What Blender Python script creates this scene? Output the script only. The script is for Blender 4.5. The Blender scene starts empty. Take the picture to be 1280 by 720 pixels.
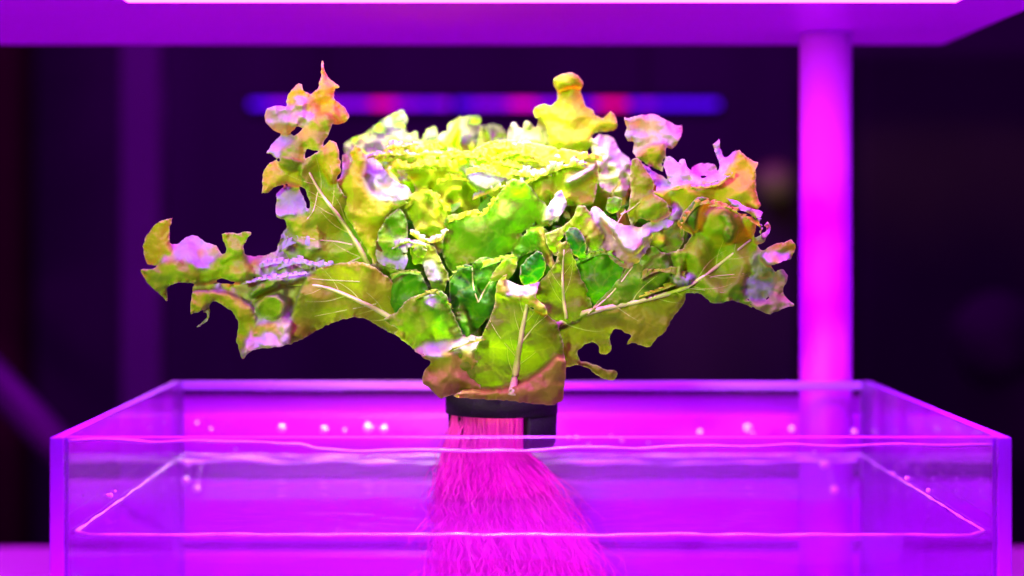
import bpy, bmesh, math, random
import numpy as np
from mathutils import Vector, noise, geometry

random.seed(7)
S = bpy.context.scene
COL = S.collection
F = 2133.0            # focal length in photo pixels
CX, CY = 623.0, 287.0 # vanishing point of the level camera
HC = 0.1798           # camera height over the table
DZ = (CY,)

def P(px, py, d):
    return Vector(((px - CX) / F * d, d, HC - (py - CY) / F * d))

# ------------------------------------------------------------------ materials
def newmat(name):
    m = bpy.data.materials.new(name); m.use_nodes = True
    nt = m.node_tree; nt.nodes.clear()
    out = nt.nodes.new('ShaderNodeOutputMaterial')
    return m, nt, out

def N(nt, t, **kw):
    n = nt.nodes.new(t)
    for k, v in kw.items():
        if k in n.inputs: n.inputs[k].default_value = v
        else: setattr(n, k, v)
    return n

def principled(name, col, rough=.5, spec=.5, bump=0, bscale=200, coat=0, var=0.0, metal=0):
    m, nt, out = newmat(name)
    b = N(nt, 'ShaderNodeBsdfPrincipled')
    b.inputs['Base Color'].default_value = (*col, 1)
    b.inputs['Roughness'].default_value = rough
    b.inputs['Specular IOR Level'].default_value = spec
    b.inputs['Coat Weight'].default_value = coat
    b.inputs['Metallic'].default_value = metal
    tc = N(nt, 'ShaderNodeTexCoord')
    nz = N(nt, 'ShaderNodeTexNoise'); nz.inputs['Scale'].default_value = bscale; nz.inputs['Detail'].default_value = 5
    nt.links.new(tc.outputs['Object'], nz.inputs['Vector'])
    if var:
        mx = N(nt, 'ShaderNodeMix', data_type='RGBA', blend_type='MIX')
        mx.inputs[6].default_value = (*col, 1)
        mx.inputs[7].default_value = (*[c * (1 - var) for c in col], 1)
        nt.links.new(nz.outputs['Fac'], mx.inputs[0])
        nt.links.new(mx.outputs[2], b.inputs['Base Color'])
    if bump:
        bp = N(nt, 'ShaderNodeBump'); bp.inputs['Strength'].default_value = bump; bp.inputs['Distance'].default_value = .001
        nt.links.new(nz.outputs['Fac'], bp.inputs['Height']); nt.links.new(bp.outputs[0], b.inputs['Normal'])
    nt.links.new(b.outputs[0], out.inputs[0])
    return m

def emis(name, col, s):
    m, nt, out = newmat(name)
    e = N(nt, 'ShaderNodeEmission'); e.inputs[0].default_value = (*col, 1); e.inputs[1].default_value = s
    nt.links.new(e.outputs[0], out.inputs[0]); return m

def clear(name, tint, ior, rough=0.02, gain=1.0, bump=0, bscale=60, haze=.02):
    """clear sheet: fresnel mix of a tinted see-through and a glossy coat (thin-walled, no lensing)"""
    m, nt, out = newmat(name)
    t = N(nt, 'ShaderNodeBsdfTransparent'); t.inputs[0].default_value = (*tint, 1)
    g = N(nt, 'ShaderNodeBsdfGlossy'); g.inputs['Roughness'].default_value = rough
    g.inputs[0].default_value = (1, 1, 1, 1)
    fr = N(nt, 'ShaderNodeFresnel'); fr.inputs['IOR'].default_value = ior
    mu = N(nt, 'ShaderNodeMath', operation='MULTIPLY'); mu.inputs[1].default_value = gain; mu.use_clamp = True
    mx = N(nt, 'ShaderNodeMixShader')
    nt.links.new(fr.outputs[0], mu.inputs[0]); nt.links.new(mu.outputs[0], mx.inputs[0])
    hz = N(nt, 'ShaderNodeMixShader'); hz.inputs[0].default_value = haze
    df = N(nt, 'ShaderNodeBsdfDiffuse'); df.inputs[0].default_value = (.75, .08, .88, 1)  # purple haze: the lamps' glow put into the colour of the clear sheet
    tl = N(nt, 'ShaderNodeBsdfTranslucent'); tl.inputs[0].default_value = (.75, .08, .88, 1)
    dt = N(nt, 'ShaderNodeMixShader'); dt.inputs[0].default_value = .5
    nt.links.new(df.outputs[0], dt.inputs[1]); nt.links.new(tl.outputs[0], dt.inputs[2])
    nt.links.new(t.outputs[0], hz.inputs[1]); nt.links.new(dt.outputs[0], hz.inputs[2])
    nt.links.new(hz.outputs[0], mx.inputs[1]); nt.links.new(g.outputs[0], mx.inputs[2])
    if bump:
        tc = N(nt, 'ShaderNodeTexCoord'); nz = N(nt, 'ShaderNodeTexNoise')
        nz.inputs['Scale'].default_value = bscale; nz.inputs['Detail'].default_value = 3
        nt.links.new(tc.outputs['Object'], nz.inputs['Vector'])
        bp = N(nt, 'ShaderNodeBump'); bp.inputs['Strength'].default_value = bump; bp.inputs['Distance'].default_value = .002
        nt.links.new(nz.outputs['Fac'], bp.inputs['Height'])
        nt.links.new(bp.outputs[0], g.inputs['Normal'])
    nt.links.new(mx.outputs[0], out.inputs[0]); return m

def frosted(name, col, trans=.5):
    m, nt, out = newmat(name)
    d = N(nt, 'ShaderNodeBsdfDiffuse'); d.inputs[0].default_value = (*col, 1)
    t = N(nt, 'ShaderNodeBsdfTranslucent'); t.inputs[0].default_value = (*col, 1)
    g = N(nt, 'ShaderNodeBsdfGlossy'); g.inputs['Roughness'].default_value = .25
    mx = N(nt, 'ShaderNodeMixShader'); mx.inputs[0].default_value = trans
    m2 = N(nt, 'ShaderNodeMixShader'); m2.inputs[0].default_value = .12
    nt.links.new(d.outputs[0], mx.inputs[1]); nt.links.new(t.outputs[0], mx.inputs[2])
    nt.links.new(mx.outputs[0], m2.inputs[1]); nt.links.new(g.outputs[0], m2.inputs[2])
    nt.links.new(m2.outputs[0], out.inputs[0]); return m

def leaf_material():
    m, nt, out = newmat('lettuce_leaf')
    L = nt.links.new
    pig = N(nt, 'ShaderNodeAttribute', attribute_name='pigment_sheen')
    mar = N(nt, 'ShaderNodeAttribute', attribute_name='margin')
    tc = N(nt, 'ShaderNodeTexCoord')
    nz = N(nt, 'ShaderNodeTexNoise'); nz.inputs['Scale'].default_value = 90; nz.inputs['Detail'].default_value = 6
    L(tc.outputs['Object'], nz.inputs['Vector'])
    # wobble the coordinates so the vein net is not straight
    ad = N(nt, 'ShaderNodeMix', data_type='RGBA', blend_type='LINEAR_LIGHT'); ad.inputs[0].default_value = .006
    L(tc.outputs['Object'], ad.inputs[6]); L(nz.outputs['Color'], ad.inputs[7])
    vo = N(nt, 'ShaderNodeTexVoronoi', feature='DISTANCE_TO_EDGE'); vo.inputs['Scale'].default_value = 130
    L(ad.outputs[2], vo.inputs['Vector'])
    vo2 = N(nt, 'ShaderNodeTexVoronoi', feature='DISTANCE_TO_EDGE'); vo2.inputs['Scale'].default_value = 520
    L(ad.outputs[2], vo2.inputs['Vector'])
    rv = N(nt, 'ShaderNodeMapRange'); rv.inputs[1].default_value = 0; rv.inputs[2].default_value = .09
    rv.inputs[3].default_value = 1; rv.inputs[4].default_value = 0
    L(vo.outputs['Distance'], rv.inputs[0])
    # pigment variation
    hs = N(nt, 'ShaderNodeHueSaturation'); hs.inputs['Saturation'].default_value = 1.0
    rn = N(nt, 'ShaderNodeMapRange'); rn.inputs[1].default_value = .3; rn.inputs[2].default_value = .7
    rn.inputs[3].default_value = .75; rn.inputs[4].default_value = 1.15
    L(nz.outputs['Fac'], rn.inputs[0]); L(rn.outputs[0], hs.inputs['Value']); L(pig.outputs['Color'], hs.inputs['Color'])
    pale = N(nt, 'ShaderNodeMix', data_type='RGBA'); pale.inputs[7].default_value = (.46, .58, .05, 1)
    vs = N(nt, 'ShaderNodeMath', operation='MULTIPLY'); vs.inputs[1].default_value = .12
    L(rv.outputs[0], vs.inputs[0]); L(vs.outputs[0], pale.inputs[0]); L(hs.outputs[0], pale.inputs[6])
    rim = N(nt, 'ShaderNodeMix', data_type='RGBA'); rim.inputs[7].default_value = (.62, .62, .30, 1)  # pale edge: light through the thin margin put into the colour
    L(mar.outputs['Fac'], rim.inputs[0]); L(pale.outputs[2], rim.inputs[6])
    # relief: blisters between veins + fine cells
    hm = N(nt, 'ShaderNodeMath', operation='MINIMUM'); hm.inputs[1].default_value = .25
    L(vo.outputs['Distance'], hm.inputs[0])
    h2 = N(nt, 'ShaderNodeMath', operation='MULTIPLY_ADD'); h2.inputs[1].default_value = .25
    L(vo2.outputs['Distance'], h2.inputs[0]); L(hm.outputs[0], h2.inputs[2])
    bp = N(nt, 'ShaderNodeBump'); bp.inputs['Strength'].default_value = .2; bp.inputs['Distance'].default_value = .0009
    L(h2.outputs[0], bp.inputs['Height'])
    b = N(nt, 'ShaderNodeBsdfPrincipled'); b.inputs['Roughness'].default_value = .5
    b.inputs['Specular IOR Level'].default_value = .13
    b.inputs['Coat Weight'].default_value = .03; b.inputs['Coat Roughness'].default_value = .35
    t = N(nt, 'ShaderNodeBsdfTranslucent')
    tcol = N(nt, 'ShaderNodeMix', data_type='RGBA', blend_type='MULTIPLY'); tcol.inputs[0].default_value = 1
    tcol.inputs[7].default_value = (.7, 1.0, .04, 1)
    L(rim.outputs[2], tcol.inputs[6]); L(tcol.outputs[2], t.inputs[0])
    L(rim.outputs[2], b.inputs['Base Color']); L(bp.outputs[0], b.inputs['Normal']); L(bp.outputs[0], t.inputs['Normal'])
    mx = N(nt, 'ShaderNodeMixShader'); mx.inputs[0].default_value = .58
    L(b.outputs[0], mx.inputs[1]); L(t.outputs[0], mx.inputs[2]); L(mx.outputs[0], out.inputs[0])
    return m

M = {}
M['leaf'] = leaf_material()
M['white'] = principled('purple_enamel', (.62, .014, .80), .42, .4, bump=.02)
M['hood'] = principled('hood_glow', (.62, .014, .80), .35, .4, bump=.02)
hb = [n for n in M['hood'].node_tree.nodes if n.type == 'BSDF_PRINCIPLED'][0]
hb.inputs['Emission Color'].default_value = (.5, 0, .95, 1); hb.inputs['Emission Strength'].default_value = .2  # glow added in place of lamp light bounced onto the hood
M['table'] = principled('white_laminate', (.8, .8, .8), .3, .5, bump=.03, bscale=300, var=.1)
M['black'] = principled('black_foam', (.003, .002, .004), .7, .2, bump=.4, bscale=900)
M['dark_strip'] = principled('dark_band', (.02, .02, .06), .4)
M['glass'] = clear('clear_acrylic', (.98, .97, .99), 1.45, .012, .8, haze=.05)
M['edge'] = frosted('sawn_acrylic_edge', (.55, .16, .85), .45)
M['bead'] = frosted('pale_glint', (.95, .95, .95), .1)  # white stands in for lamp glints on wall lines, meniscus and droplets
M['drop'] = clear('droplet', (.95, .9, 1), 2.2, .04, 2.0, haze=.4)
M['water'] = clear('water', (.96, .93, .985), 1.33, .02, .25, bump=.10, bscale=22, haze=.06)
M['root'] = principled('root_pink', (.88, .06, .34), .45, .5, var=.3, bscale=400)
M['vein'] = principled('vein', (.25, .38, .04), .5, .3)
M['rib'] = principled('midrib', (.36, .42, .10), .4, .6, bump=.3, bscale=500, var=.3)

def put(name, me, mat, parent=None, smooth=True):
    o = bpy.data.objects.new(name, me); COL.objects.link(o)
    if isinstance(mat, (list, tuple)):
        for k in mat: me.materials.append(k)
    else: me.materials.append(mat)
    if parent: o.parent = parent
    if smooth:
        me.polygons.foreach_set('use_smooth', [True] * len(me.polygons))
    return o

def tag(o, label=None, cat=None, group=None, kind=None):
    if label: o['label'] = label
    if cat: o['category'] = cat
    if group: o['group'] = group
    if kind: o['kind'] = kind
    return o

def empty(name, loc=(0, 0, 0)):
    o = bpy.data.objects.new(name, None); COL.objects.link(o); o.location = loc
    o.empty_display_size = .02
    return o

def adopt(child, parent):
    """parent keeps the child's world place (parent unrotated)"""
    child.parent = parent
    child.location = Vector(child.location) - Vector(parent.location)
    return child

def box_me(x0, x1, y0, y1, z0, z1, bev=0.0, seg=2):
    bm = bmesh.new()
    vs = [bm.verts.new((x, y, z)) for x in (x0, x1) for y in (y0, y1) for z in (z0, z1)]
    for f in ((0, 1, 3, 2), (4, 6, 7, 5), (0, 4, 5, 1), (2, 3, 7, 6), (0, 2, 6, 4), (1, 5, 7, 3)):
        bm.faces.new([vs[i] for i in f])
    bmesh.ops.recalc_face_normals(bm, faces=bm.faces)
    if bev: bmesh.ops.bevel(bm, geom=bm.edges[:], offset=bev, segments=seg, affect='EDGES', profile=.5)
    me = bpy.data.meshes.new('m'); bm.to_mesh(me); bm.free(); return me

def tubes_me(paths, sides=6):
    """paths: list of (points, radii)"""
    V, Fc = [], []
    for pts, rad in paths:
        n = len(pts); b0 = len(V)
        up = Vector((.13, .31, .94))
        for i in range(n):
            t = (pts[min(i + 1, n - 1)] - pts[max(i - 1, 0)])
            if t.length < 1e-9: t = Vector((0, 0, 1))
            t.normalize()
            a = t.cross(up)
            if a.length < 1e-4: a = t.cross(Vector((1, 0, 0)))
            a.normalize(); b = t.cross(a)
            r = rad[i] if hasattr(rad, '__len__') else rad
            for k in range(sides):
                th = 2 * math.pi * k / sides
                V.append(pts[i] + a * (math.cos(th) * r) + b * (math.sin(th) * r))
        for i in range(n - 1):
            for k in range(sides):
                k2 = (k + 1) % sides
                Fc.append((b0 + i * sides + k, b0 + i * sides + k2, b0 + (i + 1) * sides + k2, b0 + (i + 1) * sides + k))
        Fc.append(tuple(b0 + k for k in range(sides))[::-1])
        Fc.append(tuple(b0 + (n - 1) * sides + k for k in range(sides)))
    me = bpy.data.meshes.new('m'); me.from_pydata([tuple(v) for v in V], [], Fc); me.update(); return me

# ------------------------------------------------------------------ tank
YF, YB, T = .532, .732, .0045
XL, XR = (62 - CX) / F * YF, (1265 - CX) / F * YF
ZR = HC - (547 - CY) / F * YF      # rim height
WZ = HC - (674 - CY) / F * (YF + T)  # water level

tank = empty('acrylic_tank', ((XL + XR) / 2, (YF + YB) / 2, .0))
tag(tank, 'clear open-topped acrylic tank half full of water, holding the lettuce roots', 'tank')

def pane(name, x0, x1, y0, y1, z0, z1, thin):
    """thin: axis index whose two large faces are polished; every other face is a sawn edge"""
    me = box_me(x0, x1, y0, y1, z0, z1, .00035, 2)
    me.update()
    o = put(name, me, [M['glass'], M['edge']], None, False)
    for p in me.polygons:
        p.material_index = 0 if abs(p.normal[thin]) > .9 else 1
    return adopt(o, tank)
e = .0002
pane('side_wall', XL, XL + T, YF, YB, T, ZR, 0)
pane('side_wall', XR - T, XR, YF, YB, T, ZR, 0)
pane('front_wall', XL + T + e, XR - T - e, YF + .0003, YF + T, T, ZR, 1)
pane('back_wall', XL + T + e, XR - T - e, YB - T, YB - .0003, T, ZR - .0035, 1)
o = put('back_rim', box_me(XL + T + e, XR - T - e, YB - T, YB - .0003, ZR - .0034, ZR, .0005, 2), M['edge'], None, False); adopt(o, tank)
pane('floor_panel', XL, XR, YF, YB, 0.0004, T - .0002, 2)

def line_pts(spec, d, n=8):
    out = []
    for (a, b) in zip(spec[:-1], spec[1:]):
        for i in range(n):
            f = i / n; f2 = f * f * (3 - 2 * f)
            out.append(P(a[0] + (b[0] - a[0]) * f, a[1] + (b[1] - a[1]) * f2, d))
    out.append(P(spec[-1][0], spec[-1][1], d)); return out
def jit(pts, a, s):
    return [p + Vector((0, 0, a * noise.noise(Vector((p.x * s, 3.1, a * 1e4))))) for p in pts]
beads = []
din = YF + T + .0006
l1 = jit(line_pts([(84, 551), (200, 551), (330, 553), (370, 555), (400, 562), (440, 563), (620, 563), (760, 560), (1000, 557), (1244, 556)], din, 14), .0008, 60)
beads.append((l1, [.00042 + .0003 * noise.noise(p * 90) for p in l1]))
l2 = jit(line_pts([(200, 575), (420, 577), (700, 578), (900, 579), (1010, 577), (1070, 575)], YB - T - .001, 20), .0014, 50)
beads.append((l2, [.0006 + .0009 * noise.noise(p * 70) for p in l2]))
for p, q in beads:
    o = put('glint_line', tubes_me([(p, [max(.00012, k) for k in q])], 8), M['bead']); adopt(o, tank)  # pale tubes standing in for bright reflected lines on the tank walls

# water body
def water_me():
    x0, x1, y0, y1 = XL + T + .0005, XR - T - .0005, YF + T + .0004, YB - T - .0004
    nx, ny = 120, 80
    V, Fc = [], []
    for j in range(ny + 1):
        for i in range(nx + 1):
            x = x0 + (x1 - x0) * i / nx; y = y0 + (y1 - y0) * j / ny
            w = .00035 * noise.noise(Vector((x * 28, y * 40, 0))) + .00016 * noise.noise(Vector((x * 90, y * 140, 4)))
            dr = math.hypot(x - .002, y - .632)
            w += .0003 * math.sin(dr * 420) * math.exp(-dr * 18)
            e = min(x - x0, x1 - x, y - y0, y1 - y); w = w * min(1, e / .004) + .0012 * math.exp(-e / .0012)
            V.append((x, y, WZ + w))
    for j in range(ny):
        for i in range(nx):
            a = j * (nx + 1) + i; Fc.append((a, a + 1, a + nx + 2, a + nx + 1))
    b = len(V)
    ring = [i for i in range(nx + 1)] + [j * (nx + 1) + nx for j in range(1, ny + 1)] + [ny * (nx + 1) + i for i in range(nx - 1, -1, -1)] + [j * (nx + 1) for j in range(ny - 1, 0, -1)]
    for r in ring: V.append((V[r][0], V[r][1], T + .0006))
    n = len(ring)
    for k in range(n): Fc.append((ring[k], b + k, b + (k + 1) % n, ring[(k + 1) % n]))
    Fc.append(tuple(b + k for k in range(n))[::-1])
    me = bpy.data.meshes.new('water'); me.from_pydata(V, [], Fc); me.update(); return me
w = put('water', water_me(), M['water'])
tag(w, kind='structure'); w['label'] = 'still purple-lit water filling the lower part of the tank'
# meniscus: bright line where the water climbs the walls
mx0, mx1, my0, my1 = XL + T + .0009, XR - T - .0009, YF + T + .0009, YB - T - .0009
c = []
def seg(a, b, n):
    return [Vector(a).lerp(Vector(b), i / n) for i in range(n)]
zc = WZ + .0012
cr = .006
loop = seg((mx0 + cr, my0, zc), (mx1 - cr, my0, zc), 90) + seg((mx1 - cr, my0, zc), (mx1, my0 + cr, zc), 4) + seg((mx1, my0 + cr, zc), (mx1, my1, zc), 60) \
    + seg((mx1, my1, zc), (mx0, my1, zc), 90) + seg((mx0, my1, zc), (mx0, my0 + cr, zc), 60) + seg((mx0, my0 + cr, zc), (mx0 + cr, my0, zc), 4)
loop.append(loop[0].copy())
loop = [p + Vector((0, 0, .0004 * noise.noise(p * 80))) for p in loop]
men = put('water_meniscus', tubes_me([(loop, [max(.00015, .00038 + .00035 * noise.noise(p * 130 + Vector((5, 0, 0)))) for p in loop])], 8), M['bead'])
men.parent = w
# droplets clinging above the water line
dv = []
bmd = bmesh.new()
rnd = random.Random(3)
spots = [(235, 579, 'b'), (232, 600, 'b'), (246, 611, 'b'), (1043, 612, 'b'), (1095, 585, 'b'), (1110, 632, 'r'), (875, 540, 'b'), (935, 535, 'b'), (990, 536, 'b'), (1068, 540, 'b'), (1030, 580, 'b'), (480, 536, 'b'), (460, 535, 'b'), (405, 537, 'b'), (352, 535, 'b')]
for (px, py, s) in spots:
    p = P(px, py, YB - T - .0012)
    bmesh.ops.create_uvsphere(bmd, u_segments=10, v_segments=8, radius=rnd.uniform(.0013, .0021), matrix=__import__('mathutils').Matrix.Translation(p))
for k in range(7):
    sx = rnd.choice((XL + T + .0006, XR - T - .0006)); yy = rnd.uniform(YF + .02, YB - .02)
    bmesh.ops.create_uvsphere(bmd, u_segments=8, v_segments=6, radius=rnd.uniform(.0005, .0011), matrix=__import__('mathutils').Matrix.Translation((sx, yy, WZ + rnd.uniform(.001, .006))))
for k in range(16):
    p = P(rnd.uniform(240, 1060), rnd.uniform(524, 566), YB - T - .0008)
    bmesh.ops.create_uvsphere(bmd, u_segments=8, v_segments=6, radius=rnd.uniform(.0004, .0009), matrix=__import__('mathutils').Matrix.Translation(p))
me = bpy.data.meshes.new('d'); bmd.to_mesh(me); bmd.free()
o = put('water_droplets', me, M['bead']); tag(o, 'tiny droplets clinging to the inner tank walls above the water line', 'droplets', kind='stuff')

# ------------------------------------------------------------------ table
o = put('white_table', box_me(-.75, .8, -.25, .97, -.03, 0, .003, 3), M['table'])
tag(o, 'white table top glowing magenta under the tank', 'table')

# ------------------------------------------------------------------ grow light
DL = .80
ZH = HC + (CY - 57) / F * DL
lamp = empty('grow_light', (.17, .80, 0))
tag(lamp, 'white grow light stand with purple hood over the lettuce and round post behind the tank', 'grow light')
hx1 = (1183 - CX) / F * DL
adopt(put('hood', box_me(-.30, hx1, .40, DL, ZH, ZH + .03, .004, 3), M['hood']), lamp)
M['led'] = emis('magenta_led_diffuser', (.48, .020, 1.0), 31)
led0, led1 = (172 - CX) / F * .65, (1180 - CX) / F * .65
lp = adopt(put('led_panel', box_me(led0, led1, .455, .632, ZH - .0022, ZH - .0002, .0006, 2), M['led'], None, False), lamp)
# post
bm = bmesh.new()
pr = .0114; PY = .7485; pxx = (1032 - CX) / F * PY
segs = 48; prof = [(pr * 1.5, .0), (pr * 1.5, .003), (pr, .006), (pr, 1.0)]
zb = .0003
ztop = ZH - .0004
zs = [(pr * 1.08, zb), (pr * 1.08, zb + .004), (pr * 1.02, zb + .005), (pr, zb + .006), (pr, ztop)]
rings = []
for r, z in zs:
    rings.append([bm.verts.new((pxx + r * math.cos(2 * math.pi * k / segs), PY + r * math.sin(2 * math.pi * k / segs), z)) for k in range(segs)])
for a, b in zip(rings[:-1], rings[1:]):
    for k in range(segs): bm.faces.new((a[k], a[(k + 1) % segs], b[(k + 1) % segs], b[k]))
bm.faces.new(rings[0][::-1]); bm.faces.new(rings[-1])
me = bpy.data.meshes.new('post'); bm.to_mesh(me); bm.free()
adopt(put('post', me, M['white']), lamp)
# added base: slabs and dark strips stand in for reflections inside the tank
bx0, bx1 = (84 - CX) / F * .765, (1243 - CX) / F * .765
def zat(py, d): return HC - (py - CY) / F * d
me = box_me(bx0, bx1, .765, .845, zat(578, .765), zat(517, .765), 0)
cut = .022
for v in me.vertices:
    if v.co.z > zat(540, .765): v.co.x += cut if v.co.x < 0 else -cut
bm = bmesh.new(); bm.from_mesh(me); bmesh.ops.bevel(bm, geom=bm.edges[:], offset=.002, segments=3, affect='EDGES', profile=.5); bm.to_mesh(me); bm.free()
adopt(put('added_slab', me, M['white']), lamp)
adopt(put('added_dark_strip', box_me(bx0 + .004, bx1 - .004, .775, .84, zat(600, .765), zat(578, .765) - .0003, 0), M['dark_strip'], None, False), lamp)  # dark strip added for the dark band reflected in the water
adopt(put('added_plinth', box_me(bx0, bx1, .765, .845, zat(678, .765), zat(600, .765) - .0003, .0025, 3), M['white']), lamp)
adopt(put('added_dark_strip', box_me(bx0 + .004, bx1 - .004, .775, .84, zat(689, .765) + .0003, zat(678, .765) - .0003, 0), M['dark_strip'], None, False), lamp)
adopt(put('added_foot', box_me(bx0 - .004, bx1 + .004, .763, .847, .0002, zat(689, .765), .0025, 3), M['white']), lamp)

# ------------------------------------------------------------------ lettuce
PLANT = Vector((.002, .632, HC - (500 - CY) / F * .632))
plant = empty('lettuce', PLANT)
tag(plant, 'frilly yellow-green lettuce with pink-lit ruffled leaves and bare roots hanging in the tank', 'lettuce')

PIG_SHEEN = {
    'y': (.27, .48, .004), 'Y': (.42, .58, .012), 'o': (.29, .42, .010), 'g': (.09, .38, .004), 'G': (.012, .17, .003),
    'm': (.19, .42, .004), 'l': (.27, .34, .33), 'L': (.38, .44, .42), 'b': (.18, .25, .008), 'r': (.32, .17, .05), 'v': (.11, .23, .005),  # both lilac tones: lamp sheen put into the leaf colour
}

def dist_poly(pts, poly):
    A = poly; B = np.roll(poly, -1, axis=0)
    best = np.full(len(pts), 1e9)
    AB = B - A; L2 = (AB ** 2).sum(1) + 1e-9
    for i in range(len(A)):
        t = np.clip(((pts - A[i]) @ AB[i]) / L2[i], 0, 1)
        d = np.hypot(*(pts - (A[i] + t[:, None] * AB[i])).T)
        best = np.minimum(best, d)
    return best

def inside(pts, poly):
    x, y = pts[:, 0], pts[:, 1]; r = np.zeros(len(pts), bool)
    n = len(poly); j = n - 1
    for i in range(n):
        xi, yi = poly[i]; xj, yj = poly[j]
        c = ((yi > y) != (yj > y)) & (x < (xj - xi) * (y - yi) / (yj - yi + 1e-12) + xi)
        r ^= c; j = i
    return r

GX0, GY0, GS = 160.0, 62.0, 1.3
GW, GH = int(850 / GS), int(458 / GS)

def blur(a, m, sig):
    """mask-aware gaussian blur of a (H, W[, C]) array, sigma in cells"""
    R = max(1, int(sig * 2.5)); k = np.exp(-(np.arange(-R, R + 1) ** 2) / (2 * sig * sig))
    if a.ndim == 2: a = a[:, :, None]; flat = True
    else: flat = False
    num = a * m[:, :, None]; den = m.astype(float)
    for ax in (0, 1):
        n2 = np.zeros_like(num); d2 = np.zeros_like(den)
        for o, w in zip(range(-R, R + 1), k):
            n2 += w * np.roll(num, o, ax); d2 += w * np.roll(den, o, ax)
        num, den = n2, d2
    out = num / np.maximum(den, 1e-9)[:, :, None]
    return out[:, :, 0] if flat else out

class LeafMesh:
    """one leaf: its lobes are merged into a single continuous folded sheet, each point at its own distance"""
    def __init__(s):
        s.V = []; s.F = []; s.pig = []; s.mar = []
        s.D = np.full((GH, GW), np.inf); s.P = np.zeros((GH, GW, 3))
    def sheet(s):
        m = np.isfinite(s.D)
        if not m.any(): return
        D = np.where(m, s.D, 0)
        D = .5 * blur(D, m, .7) + .5 * blur(D, m, 1.6)
        Pg = blur(s.P, m, 2.2) * .6 + blur(s.P, m, .9) * .4
        # distance (cells) from the leaf's own outer edge
        e = np.zeros((GH, GW)); cur = m.copy()
        for k in range(10):
            nb = cur.copy()
            for dx, dy in ((1, 0), (-1, 0), (0, 1), (0, -1)): nb &= np.roll(np.roll(cur, dx, 1), dy, 0)
            e += nb; cur = nb
        inner = m.copy()
        for dx in (-1, 0, 1):
            for dy in (-1, 0, 1): inner &= np.roll(np.roll(m, dx, 1), dy, 0)
        edge = m & ~inner
        yy, xx = np.mgrid[0:GH, 0:GW]
        X = GX0 + xx * GS; Y = GY0 + yy * GS
        for _ in range(2):
            sx = np.zeros_like(X); sy = np.zeros_like(Y); n = np.zeros_like(X)
            for dx in (-1, 0, 1):
                for dy in (-1, 0, 1):
                    if dx == dy == 0: continue
                    em = np.roll(np.roll(edge, dx, 1), dy, 0)
                    sx += em * np.roll(np.roll(X, dx, 1), dy, 0); sy += em * np.roll(np.roll(Y, dx, 1), dy, 0); n += em
            ok = edge & (n >= 2)
            X = np.where(ok, .6 * X + .4 * sx / np.maximum(n, 1), X); Y = np.where(ok, .6 * Y + .4 * sy / np.maximum(n, 1), Y)
        idx = -np.ones((GH, GW), int); jj, ii = np.nonzero(m); off = len(s.V); idx[jj, ii] = off + np.arange(len(jj))
        px = X[jj, ii]; py = Y[jj, ii]; ee = e[jj, ii]; sd = NP[0] * 1.7; nz = noise.noise
        # crisp puckers between the veins, and a tight ripple along the leaf's own margin
        cr = np.array([.55 * (.35 - abs(nz(Vector((x * .11, y * .11, sd))))) + .22 * nz(Vector((x * .3, y * .3, sd + 3))) + .13 * nz(Vector((x * .7, y * .7, sd + 5)))
                       + math.exp(-q / 4.) * (1.5 * nz(Vector((x * .15, y * .15, sd + 7))) + .8 * nz(Vector((x * .36, y * .36, sd + 9)))) for x, y, q in zip(px, py, ee)])
        d = (D[jj, ii] + .75 * cr + .8 * np.exp(-ee / 1.6)) / 1000.
        s.V += list(zip((px - CX) / F * d, d, HC - (py - CY) / F * d))
        s.pig += [tuple(p) for p in Pg[jj, ii]]
        s.mar += list(.42 * np.exp(-(e[jj, ii] / .9) ** 2))
        a, b, c, dd = idx[:-1, :-1], idx[:-1, 1:], idx[1:, 1:], idx[1:, :-1]
        for q in zip(a.ravel(), b.ravel(), c.ravel(), dd.ravel()):
            v = [int(t) for t in q if t >= 0]
            if len(v) >= 3: s.F.append(tuple(v[::-1]))
    def build(s, name='leaf', parent=plant):
        s.sheet()
        me = bpy.data.meshes.new('leaf')
        me.from_pydata([tuple(Vector(v) - PLANT) for v in s.V], [], s.F); me.update()
        a = me.color_attributes.new('pigment_sheen', 'FLOAT_COLOR', 'POINT')
        a.data.foreach_set('color', [c for p in s.pig for c in (*p, 1.0)])
        b = me.attributes.new('margin', 'FLOAT', 'POINT'); b.data.foreach_set('value', [float(v) for v in s.mar])
        return put(name, me, M['leaf'], parent)

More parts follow.
